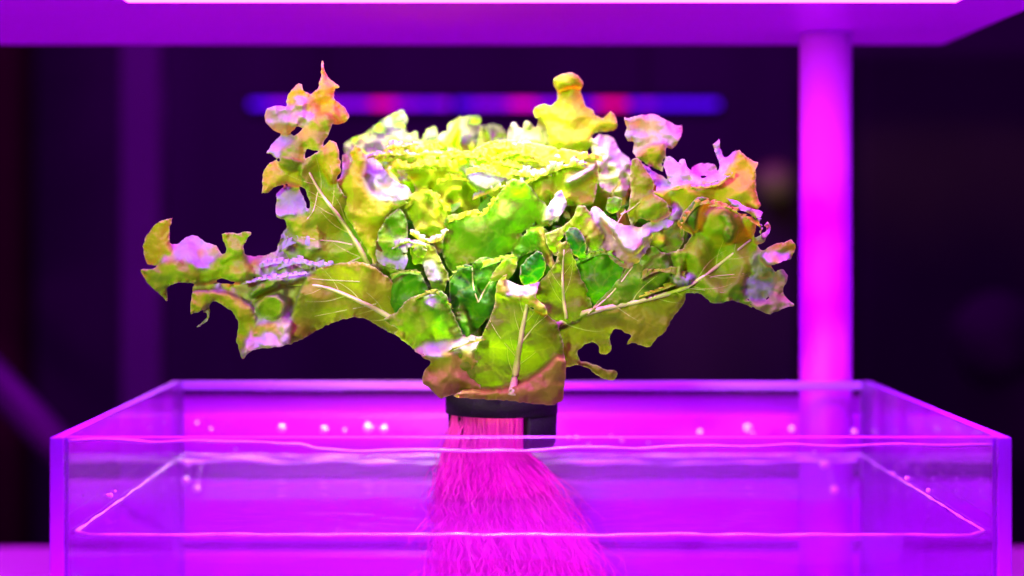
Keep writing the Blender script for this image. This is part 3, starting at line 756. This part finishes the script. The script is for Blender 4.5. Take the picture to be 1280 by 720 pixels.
patch(L, [(953,283),(959,275),(965,282),(963,292),(955,300),(951,292),(957,288),(958,284)], 585, 0, .5, 'L', 1.5, 8, 1, .5)
patch(L, [(906,246),(920,249),(935,259),(948,261),(956,266),(950,274),(940,271),(928,264),(915,257)], 580, .1, 1.1, 'l', 2, 14, 1, .4)
lf = L.build(); leaves.append(lf)
rib(lf, [(610,480,612),(650,436,592),(700,404,584),(740,389,582),(800,376,580),(850,362,579),(880,345,578),(910,322,576),(938,300,577)], .0017, .0004)
rib(lf, [(735,392,582),(765,366,582),(795,328,582),(815,300,584)], .0008, .0003, 'vein')
rib(lf, [(862,356,578),(890,346,577),(930,342,577)], .0005, .0002, 'vein')
rib(lf, [(856,360,578),(876,362,577),(905,366,577)], .0004, .0002, 'vein')

# --- upper right leaf
L = LeafMesh()
patch(L, [(777,139),(783,148),(800,143),(818,141),(830,148),(845,156),(854,156),(853,168),(848,178),(840,187),(833,184),(825,192),(812,192),(800,197),(790,192),(792,178),(785,178),(780,170),(783,160)], 612, .1, .1, 'Y', 5, 20, 3, 1.5, tone2='l')
patch(L, [(793,196),(805,184),(818,179),(833,179),(833,192),(828,205),(830,217),(815,210),(802,202)], 604, .2, -.2, 'y', 3, 16, 3, 1.2, tone2='v')
patch(L, [(792,193),(803,203),(815,211),(828,219),(838,228),(852,234),(838,246),(824,242),(812,224),(800,208)], 601, .1, .8, 'l', 3, 14, 1, .5)
patch(L, [(828,205),(832,196),(838,194),(846,200),(852,206),(846,200),(850,198),(859,198),(858,208),(864,214),(880,222),(895,215),(905,200),(912,192),(923,186),(917,205),(907,222),(895,228),(875,231),(855,231),(840,234),(833,220)], 601, .1, 1.1, 'L', 4, 16, 1, .4)
patch(L, [(897,175),(900,171),(901,182),(903,192),(908,200),(904,210),(898,206),(893,190),(890,180)], 607, 0, .3, 'l', 1.5, 14, 1.5, .6)
patch(L, [(864,208),(872,204),(885,203),(895,205),(896,215),(885,221),(872,220),(863,214)], 612, 0, .3, 'r', 1.5, 16, 1.5, .6, tone2='l')
patch(L, [(812,240),(835,235),(855,228),(880,229),(898,226),(912,206),(923,185),(933,195),(942,200),(950,203),(946,212),(946,235),(948,250),(953,256),(946,264),(925,264),(905,262),(890,257),(870,264),(855,272),(842,264),(830,252)], 597, .1, .1, 'y', 7, 32, 3.5, 1.5, tone2='Y')
patch(L, [(842,250),(854,262),(850,274),(838,284),(824,292),(826,280),(838,268)], 594, 0, .3, 'l', 2, 16, 1, .5)
patch(L, [(800,292),(825,285),(845,270),(856,272),(856,300),(846,318),(830,320),(815,310)], 596, .1, 0, 'v', 4, 20, 2, 1, tone2='g')
patch(L, [(815,300),(822,292),(832,294),(830,306),(820,310)], 590, 0, .5, 'Y', 2, 8, 1, .5)
lf = L.build(); leaves.append(lf)

# --- topmost centre lobe
L = LeafMesh()
patch(L, [(710,90),(720,92),(728,99),(731,105),(727,112),(730,122),(733,133),(740,136),(745,143),(753,147),(758,143),(764,137),(769,143),(774,160),(765,165),(750,165),(742,168),(738,185),(725,200),(705,200),(690,192),(685,178),(683,160),(672,150),(668,147),(665,140),(668,133),(678,129),(690,132),(696,125),(697,115),(690,106),(691,98),(700,92)], 630, .1, .25, 'Y', 6, 30, 4, 2, tone2='y')
patch(L, [(691,106),(691,98),(700,92),(712,90),(724,93),(730,104),(727,110),(716,108),(704,111),(697,115)], 620, 0, -.3, 'y', 1.5, 18, 2.5, 1.5)
patch(L, [(633,165),(640,150),(648,155),(652,161),(655,149),(665,152),(669,160),(673,148),(682,150),(689,168),(688,190),(665,192),(645,190),(634,180)], 640, 0, .4, 'o', 4, 14, 3, 1.5, tone2='L', ruf=1.5)
patch(L, [(738,178),(748,166),(760,168),(768,172),(775,188),(788,198),(790,225),(782,248),(764,246),(748,232),(742,205)], 622, .1, .7, 'L', 6, 12, 1.5, 1, tone2='Y', ruf=2.5)
lf = L.build(); leaves.append(lf)

# --- middle yellow folds
L = LeafMesh()
patch(L, [(640,222),(655,210),(690,196),(700,184),(722,188),(747,198),(749,225),(742,258),(710,258),(697,258),(690,247),(684,264),(668,246),(652,230)], 611, .1, .1, 'y', 6, 24, 3, 1.5, tone2='o')
patch(L, [(706,227),(724,214),(746,203),(743,213),(725,223),(710,230)], 604, 0, 1, 'r', 1, 14, 1, .4, tone2='l')
patch(L, [(588,188),(610,176),(640,174),(670,178),(700,186),(692,207),(662,218),(640,228),(622,226),(604,216),(592,203)], 620, .1, .1, 'Y', 7, 22, 3, 1.5, tone2='y', ruf=1.6)
patch(L, [(573,210),(590,203),(605,214),(622,222),(638,224),(614,236),(601,239),(585,227)], 611, .1, 1, 'l', 2, 12, 1, .4)
patch(L, [(500,205),(520,190),(545,186),(570,194),(592,200),(588,217),(602,235),(616,252),(602,266),(575,270),(558,272),(545,262),(528,252),(516,232)], 617, .1, .1, 'Y', 8, 18, 3, 1.5, tone2='y', ruf=2)
patch(L, [(502,254),(516,240),(530,234),(552,250),(562,270),(557,292),(552,322),(537,304),(520,292),(514,276)], 606, .1, 0, 'Y', 5, 16, 2.5, 1.2, tone2='m', ruf=1.6)
lf = L.build(); leaves.append(lf)

# --- ruffled rows of the crown
L = LeafMesh()
for a in (([(428,205),(470,190),(510,186),(548,190)], 684, 26, 'Y', 'L'), ([(530,195),(575,186),(620,188),(650,196)], 688, 26, 'o', 'L'), ([(436,228),(480,212),(520,203),(570,205),(610,202)], 668, 24, 'Y', 'L'),
          ([(610,205),(660,200),(710,206),(742,214)], 664, 20, 'Y', 'L'), ([(738,212),(762,202),(785,214),(800,232)], 648, 20, 'Y', 'L'), ([(742,236),(765,228),(790,240),(800,256)], 634, 20, 'Y', 'Y')):
    ribbon(L, *a, amp=4)
lf = L.build(); leaves.append(lf)
L = LeafMesh()
for a in (([(470,248),(505,228),(545,222),(585,226)], 644, 22, 'y', 'L'), ([(505,262),(530,250),(556,262),(560,285)], 604, 14, 'y', 'Y'), ([(512,292),(528,302),(548,302),(560,288)], 599, 14, 'Y', 'L'),
          ([(560,278),(585,272),(606,268),(622,248)], 601, 12, 'y', 'Y'), ([(590,250),(620,238),(642,228)], 608, 14, 'Y', 'L'), ([(640,236),(668,226),(700,212),(735,205)], 606, 15, 'y', 'L'),
          ([(545,232),(565,224),(590,228)], 612, 12, 'Y', 'Y'), ([(520,238),(540,226),(560,216),(590,214)], 622, 16, 'Y', 'L')):
    ribbon(L, *a, amp=2.6, wl=14)
lf = L.build(); leaves.append(lf)
L = LeafMesh()
rc = random.Random(21)
for k in range(30):
    x = rc.uniform(480, 735); y = rc.uniform(182, 222); w_ = rc.uniform(14, 30)
    dd = 613 - (y - 182) * .2 + rc.uniform(-3, 3)
    ribbon(L, [(x - w_, y + rc.uniform(-4, 4)), (x, y + rc.uniform(-5, 5)), (x + w_, y + rc.uniform(-4, 4))], dd, rc.uniform(8, 15), rc.choice('YYy'), rc.choice('YLY'), amp=1.8, wl=rc.uniform(8, 13))
lf = L.build(); leaves.append(lf)
L = LeafMesh()
for a in (([(345,338),(372,330),(400,334),(418,330)], 588, 13, 'l', 'L'), ([(300,356),(330,350),(360,346),(386,342)], 584, 8, 'L', 'L'), ([(352,312),(372,304),(396,312)], 592, 14, 'l', 'L'), ([(322,336),(345,330),(366,332)], 588, 10, 'l', 'L')):
    ribbon(L, *a, amp=2.2, wl=13)
lf = L.build(); leaves.append(lf)
L = LeafMesh()
for a in (([(850,292),(858,274),(872,258),(890,254)], 574, 12, 'm', 'Y'), ([(884,258),(906,260),(930,272),(950,284)], 577, 11, 'y', 'Y'), ([(838,238),(868,236),(898,232),(916,216)], 592, 9, 'y', 'L'),
          ([(716,334),(734,324),(758,318),(780,330)], 588, 9, 'g', 'm'), ([(800,350),(822,340),(846,344),(866,352)], 579, 12, 'v', 'm'), ([(800,372),(830,362),(858,352)], 580, 6, 'm', 'Y'), ([(930,262),(948,278),(952,300)], 580, 8, 'y', 'L')):
    ribbon(L, *a, amp=2.0, wl=15)
lf = L.build(); leaves.append(lf)
L = LeafMesh()
for a in (([(486,352),(504,343),(528,344)], 587, 7, 'g', 'm'), ([(600,336),(622,328),(646,322)], 595, 9, 'g', 'y'), ([(562,352),(574,338),(590,334)], 593, 8, 'G', 'm'), ([(520,374),(545,368),(566,386)], 584, 7, 'v', 'o'),
          ([(560,440),(586,430),(612,424)], 583, 7, 'o', 'L'), ([(490,312),(510,304),(534,310)], 590, 8, 'm', 'L')):
    ribbon(L, *a, amp=1.4, wl=16)
lf = L.build(); leaves.append(lf)

# --- far side of the head
L = LeafMesh()
patch(L, [(428,182),(440,172),(455,168),(470,155),(485,145),(503,135),(511,150),(505,160),(512,168),(521,163),(524,174),(520,215),(480,220),(450,212),(432,200)], 680, 0, .5, 'l', 9, 16, 3, 2, tone2='Y', ruf=3)
patch(L, [(524,178),(533,162),(546,157),(547,175),(556,174),(560,155),(570,148),(590,144),(602,144),(600,158),(590,200),(560,205),(530,205)], 690, 0, .5, 'o', 9, 18, 3, 2, tone2='L', ruf=3)
patch(L, [(586,178),(598,158),(614,154),(628,158),(634,172),(646,186),(640,205),(600,205)], 694, 0, .4, 'o', 7, 18, 3, 2, tone2='l', ruf=3)
lf = L.build(); leaves.append(lf)

# inner and rear leaves, free-standing
rr = random.Random(11)
spec = [((480,190),668,.022,.5), ((530,186),680,.022,.2), ((580,184),688,.022,-.3), ((630,186),690,.022,.4), ((680,190),684,.022,-.2), ((735,198),672,.022,.3), ((785,225),655,.022,-.5),
        ((500,215),648,.022,.7), ((550,205),652,.022,-.4), ((610,205),650,.022,.2), ((660,208),648,.022,.6), ((720,215),640,.022,-.6), ((770,240),632,.022,.4),
        ((520,265),628,.020,.3), ((580,250),625,.020,-.2), ((640,255),622,.020,.5), ((700,262),622,.020,-.3), ((760,290),615,.018,.4), ((490,290),622,.018,-.4),
        ((440,230),640,.020,.4), ((840,260),630,.022,-.3), ((420,270),664,.018,.1), ((850,250),665,.018,-.1)]
for i, (tp, dt, wd, ln) in enumerate(spec):
    L = LeafMesh()
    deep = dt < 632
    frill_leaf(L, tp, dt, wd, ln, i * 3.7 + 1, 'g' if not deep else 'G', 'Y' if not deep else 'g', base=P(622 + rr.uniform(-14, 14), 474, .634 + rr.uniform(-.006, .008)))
    lf = L.build(); leaves.append(lf)

# stem
stem = put('stem', tubes_me([([P(622, 520, .632) - PLANT, P(622, 500, .632) - PLANT, P(622, 478, .633) - PLANT, P(622, 455, .635) - PLANT], [.010, .013, .015, .008])], 16), M['rib'], plant)

# roots -------------------------------------------------------------
rr = random.Random(5)
def root_paths(n, r, spread, wig, zend, c0=0.0, start=.010):
    out = []
    for k in range(n):
        a = rr.uniform(0, 2 * math.pi); q = math.sqrt(rr.random())
        sx = P(610 + 44 * q * math.cos(a), 515, .626).x; sy = .626 + start * q * math.sin(a)
        z0 = zat(512, .626); z1 = zend + rr.uniform(0, .02) * (rr.random() < .6)
        pts = []; m = 22
        ex = q * math.cos(a) * spread* (1.7 if math.cos(a) > 0 else .6) + .007 + rr.gauss(0, .004); ey = q * math.sin(a) * spread * .75 + rr.gauss(0, .004)
        s = rr.uniform(0, 100); ph = rr.uniform(.7, 1.3)
        t0 = .16 if math.cos(a) > -.1 else .03
        for i in range(m + 1):
            tz = i / m; t = max(0., (tz - t0) / (1 - t0))
            w = wig * t ** .5
            bulge = math.sin(min(1, t * 1.5) * math.pi) * .0030 * math.cos(a)
            pts.append(Vector((sx + ex * t ** ph + bulge + w * noise.noise(Vector((t * 5, s, 0))) + .34 * w * noise.noise(Vector((t * 22, s, 3))),
                               sy + ey * t + w * noise.noise(Vector((t * 5, s, 9))), z0 + (z1 - z0) * tz)) - PLANT)
        out.append((pts, [r * rr.uniform(.6, 1.4) * (1 - .6 * i / m) for i in range(m + 1)]))
    return out
zfl = T + .004
core = []
for (px, py, dx) in ((588, 640, -.002), (610, 700, 0), (632, 690, .003), (650, 720, .006), (598, 760, -.001), (622, 780, .004)):
    a = P(px * .35 + 610 * .65, 505, .628); b = P(px, py, .628)
    pts = [a.lerp(b, i / 14) + Vector((.0015 * noise.noise(Vector((i * .4, px, 0))), .002 * noise.noise(Vector((i * .4, px, 7))), 0)) - PLANT for i in range(15)]
    core.append((pts, [.0068 * (1 - (i / 14) ** 2 * .7) for i in range(15)]))
M['core'] = principled('root_core', (.90, .02, .14), .5, .4, bump=.6, bscale=260, var=.35)
put('root_core', tubes_me(core, 14), M['core'], plant)
for k in range(30):
    put('root', tubes_me(root_paths(1, .00062, .022, .008, zfl), 6), M['root'], plant)
hp = root_paths(1500, .00015, .025, .015, zfl)
rv = random.Random(9)
for k in range(260):
    b = rv.choice(hp)[0]; i = rv.randint(5, 15); p = b[i].copy(); a = rv.uniform(0, 6.28); pp = []; st = rv.uniform(.001, .0018)
    for q in range(16):
        a += rv.gauss(0, .35); p = p + Vector((math.cos(a) * st * .6, math.sin(a) * st * .5, -st * rv.uniform(.1, 1.0))); pp.append(p.copy())
    if pp[-1].z + PLANT.z > zfl: hp.append((pp, [.00022 * (1 - .7 * q / 15) for q in range(16)]))
o = put('root_hairs', tubes_me(hp, 4), M['root'], plant); o['kind'] = 'stuff'

# ------------------------------------------------------------------ black net pot collar
pot = empty('net_pot', (0.0, .632, zat(560, .632)))
tag(pot, 'small black net pot collar clasping the lettuce stem above the water', 'plant pot')
def ring_me(cx, cy, prof, a0, a1, n):
    bm = bmesh.new(); rows = []
    full = abs(a1 - a0) > 2 * math.pi - 1e-3
    for i in range(n + (0 if full else 1)):
        a = a0 + (a1 - a0) * i / n
        rows.append([bm.verts.new((cx + r * math.cos(a), cy + r * math.sin(a), z)) for r, z in prof])
    m = len(prof); R = len(rows)
    for i in range(R if full else R - 1):
        A, B = rows[i], rows[(i + 1) % R]
        for k in range(m): bm.faces.new((A[k], B[k], B[(k + 1) % m], A[(k + 1) % m]))
    if not full:
        bm.faces.new(rows[0]); bm.faces.new(rows[-1][::-1])
    bmesh.ops.recalc_face_normals(bm, faces=bm.faces)
    me = bpy.data.meshes.new('r'); bm.to_mesh(me); bm.free(); return me
pcx, pcy = P(627, 500, .632).x, .632
R = 70 / F * .632
zt = zat(499, .632 - R); zm = zat(523, .632 - R); z2 = zat(566, .632 - R)
adopt(put('collar', ring_me(pcx, pcy, [(R, zt), (R * 1.0, zm), (R * .86, zm), (R * .86, zt)], 0, 2 * math.pi, 64), M['black']), pot)
adopt(put('basket', ring_me(pcx, pcy, [(R * .99, zm - .0003), (R * .97, z2 + .002), (R * .93, z2), (R * .80, z2), (R * .80, z2 + .003), (R * .86, zm - .0003)], math.radians(-62), math.radians(75), 30), M['black']), pot)
for a in (110, 145, 180, 215):
    adopt(put('slat', ring_me(pcx, pcy, [(R * .96, zm - .0003), (R * .92, z2), (R * .85, z2), (R * .86, zm - .0003)], math.radians(a), math.radians(a + 6), 4), M['black']), pot)

# ------------------------------------------------------------------ background room
M['wall'] = principled('dark_wall', (.10, .07, .12), .8, .2, bump=.1, bscale=10, var=.4)
M['fold'] = principled('folded_cloth', (.085, .012, .11), .85, .2, bump=.3, bscale=4, var=.75)
mp = M['fold'].node_tree.nodes.new('ShaderNodeMapping'); mp.inputs['Scale'].default_value = (1.6, 1, .12)
tcn = [n for n in M['fold'].node_tree.nodes if n.type == 'TEX_COORD'][0]; nzn = [n for n in M['fold'].node_tree.nodes if n.type == 'TEX_NOISE'][0]
M['fold'].node_tree.links.new(tcn.outputs['Object'], mp.inputs['Vector']); M['fold'].node_tree.links.new(mp.outputs[0], nzn.inputs['Vector'])
M['dark'] = principled('dark_cloth', (.035, .006, .040), .9, .1, var=.5, bscale=6)
M['reddish'] = principled('maroon_cloth', (.06, .015, .02), .9, .1, var=.5, bscale=8)
M['steel'] = principled('painted_upright', (.19, .14, .22), .4, .5)
M['tan'] = principled('tan_wood', (.32, .22, .12), .5)
o = put('wall', box_me(-2.2, 2.2, 3.2, 3.25, -1.2, 1.8), M['wall'], None, False); o['kind'] = 'structure'
o = put('floor', box_me(-2.2, 2.2, -.8, 3.2, -.95, -.9), M['dark'], None, False); o['kind'] = 'structure'
# distant LED bar with coloured diodes
DB = 2.0
bar = empty('led_bar', P(606, 130, DB + .02))
tag(bar, 'long unfocused purple and red LED strip light hanging in the dark room', 'strip light')
xa, xb = P(318, 130, DB).x, P(893, 130, DB).x
zb_ = P(0, 130, DB).z
adopt(put('housing', box_me(xa - .01, xb + .01, DB + .004, DB + .03, zb_ - .012, zb_ + .012, .003, 2), M['dark'], None, False), bar)
colr = {'v': (.28, .0, 1), 'b': (.10, .0, 1), 'p': (.9, .0, .75), 'r': (1, .0, .35)}
seq = 'bvvbvrvvvrpvvbv' + '.' + 'bvvvppvvvbvrrbvbbbbb'
nd = len(seq)
for k in colr: M['d' + k] = emis('diode_' + {'v': 'violet', 'b': 'blue', 'p': 'pink', 'r': 'red'}[k], colr[k], 1.7)
proto = {}
for i, cch in enumerate(seq):
    if cch == '.': continue
    x = xa + (xb - xa) * (i + .5) / nd
    if cch not in proto:
        me = box_me(-.0125, .0125, -.0015, .0015, -.0035, .0035, .001, 2); me.materials.append(M['d' + cch]); proto[cch] = me
    o = bpy.data.objects.new('diode', proto[cch]); COL.objects.link(o); o.parent = bar
    o.location = Vector((x, DB, zb_)) - bar.location
# hanging wires are out of view; bar hangs from two rods
for x in (xa + .08, xb - .08):
    adopt(put('hanger', box_me(x - .002, x + .002, DB + .012, DB + .016, zb_ + .0125, 1.0), M['dark'], None, False), bar)

def bgbox(name, px0, px1, py0, py1, d, mat, label, cat, dep=.05, bev=.004, group=None):
    a = P(px0, py1, d); b = P(px1, py0, d)
    o = put(name, box_me(a.x, b.x, d, d + dep, a.z, b.z, bev, 2), mat, None, False)
    tag(o, label, cat, group); return o
bgbox('rack_upright', 150, 200, -200, 1300, 1.55, M['steel'], 'dim purple upright of a rack standing in the dark left of the lettuce', 'rack upright', .03)
bgbox('curtain', -260, 24, -400, 1500, 2.6, M['reddish'], 'dark maroon curtain at the far left edge of the dark room', 'curtain', .12, .03)
bgbox('dark_screen', 205, 1000, -80, 1400, 2.5, M['fold'], 'dark purple screen directly behind the lettuce and strip light', 'screen', .03)
bgbox('black_cabinet', 1075, 1500, 60, 1500, 1.9, M['dark'], 'nearly black cabinet filling the dark room right of the post', 'cabinet', .4, .01)
# slanted support at lower left
M['dim_bar'] = principled('dim_paint', (.07, .05, .08), .5)
a, b = P(-40, 440, 1.3), P(75, 560, 1.3)
o = put('slanted_bar', tubes_me([([a, b, P(200, 690, 1.3)], .014)], 12), M['dim_bar']); tag(o, 'slanted faint purple bar at the lower left behind the tank', 'bar')
# a few unfocused round things on the right
M['dim'] = principled('dusty_fabric', (.045, .03, .05), .9, .1, var=.6, bscale=12)
def blob(name, px, py, d, r, mat, label, cat):
    bm = bmesh.new(); bmesh.ops.create_uvsphere(bm, u_segments=24, v_segments=16, radius=r)
    for v in bm.verts: v.co *= 1 + .12 * noise.noise(v.co * 30 + Vector((px, 0, 0)))
    me = bpy.data.meshes.new('b'); bm.to_mesh(me); bm.free()
    o = put(name, me, mat); o.location = P(px, py, d); tag(o, label, cat); return o
blob('door_knob', 968, 228, 2.46, .028, M['tan'], 'tan round knob out of focus just left of the post', 'knob')
blob('bundle', 1245, 425, 1.84, .05, M['dim'], 'faint purple rounded bundle low at the right edge of the room', 'bundle')

# ------------------------------------------------------------------ lights
def spot(name, loc, target, power, col, angle, blend, size):
    l = bpy.data.lights.new(name, 'SPOT'); l.energy = power; l.color = col; l.spot_size = math.radians(angle); l.spot_blend = blend; l.shadow_soft_size = size
    o = bpy.data.objects.new(name, l); COL.objects.link(o); o.location = loc
    o.rotation_euler = (Vector(target) - Vector(loc)).to_track_quat('-Z', 'Y').to_euler(); return o
# white fills added under the hood to brighten the head of the lettuce
spot('white_hood_fill', (0.0, .60, ZH - .004), (0.0, .635, HC - .05), 6.2, (1, .98, .45), 104, .8, .03)
spot('white_hood_fill', (-.035, .695, ZH - .004), (-.03, .70, 0), 2.8, (1, .92, .55), 108, .8, .02)
# photographer's soft light from the camera's side: a wide flat beam that stays above the tank
o = spot('camera_side_light', (-.25, -.02, HC + .06), (-.016, .60, HC + .014), 40.0, (.86, 1, .18), 13.4, .35, .03)
o.scale = (1.72, 1, 1)
# unseen purple fill added low in front to brighten the tank, below the leaves
o = spot('tank_fill', (0, -.05, .085), (.0, .80, .028), 54, (.60, 0, 1), 12.5, .3, .03)
o.scale = (3.4, 1, 1)
# unseen purple fills added to brighten the rear corners of the table
spot('table_fill', (-.42, .86, .50), (-.30, .92, 0), 10, (.8, .02, 1), 44, .8, .03)
spot('table_fill', (.46, .86, .50), (.34, .92, 0), 7, (.8, .02, 1), 40, .8, .03)
# weak unseen purple light added to brighten the far part of the room
l = bpy.data.lights.new('room_glow', 'AREA'); l.energy = 27; l.color = (.5, 0, 1); l.size = 1.2
o = bpy.data.objects.new('room_glow', l); COL.objects.link(o); o.location = (-.3, 1.15, 1.6)
o.rotation_euler = (Vector((-.2, 2.4, .2)) - Vector(o.location)).to_track_quat('-Z', 'Y').to_euler()

w = bpy.data.worlds.new('World'); S.world = w; w.use_nodes = True
w.node_tree.nodes['Background'].inputs[0].default_value = (.5, .0, 1, 1)
w.node_tree.nodes['Background'].inputs[1].default_value = .012

cam = bpy.data.cameras.new('camera'); co = bpy.data.objects.new('camera', cam); COL.objects.link(co)
co.location = (0, 0, HC); co.rotation_euler = (math.radians(90), 0, 0)
cam.lens = F / 1280 * 36; cam.sensor_width = 36; cam.shift_x = 17 / 1280; cam.shift_y = -73 / 1280
cam.clip_start = .01; cam.clip_end = 50
cam.dof.use_dof = True; cam.dof.focus_distance = .583; cam.dof.aperture_fstop = 5.6
S.camera = co
S.view_settings.view_transform = 'Standard'; S.view_settings.look = 'None'
S.view_settings.exposure = 0; S.view_settings.gamma = 1
S.cycles.use_denoising = True
S.cycles.max_bounces = 10; S.cycles.diffuse_bounces = 4; S.cycles.glossy_bounces = 5
S.cycles.transmission_bounces = 6; S.cycles.transparent_max_bounces = 24
S.cycles.caustics_reflective = False; S.cycles.caustics_refractive = False
S.cycles.sample_clamp_indirect = 6
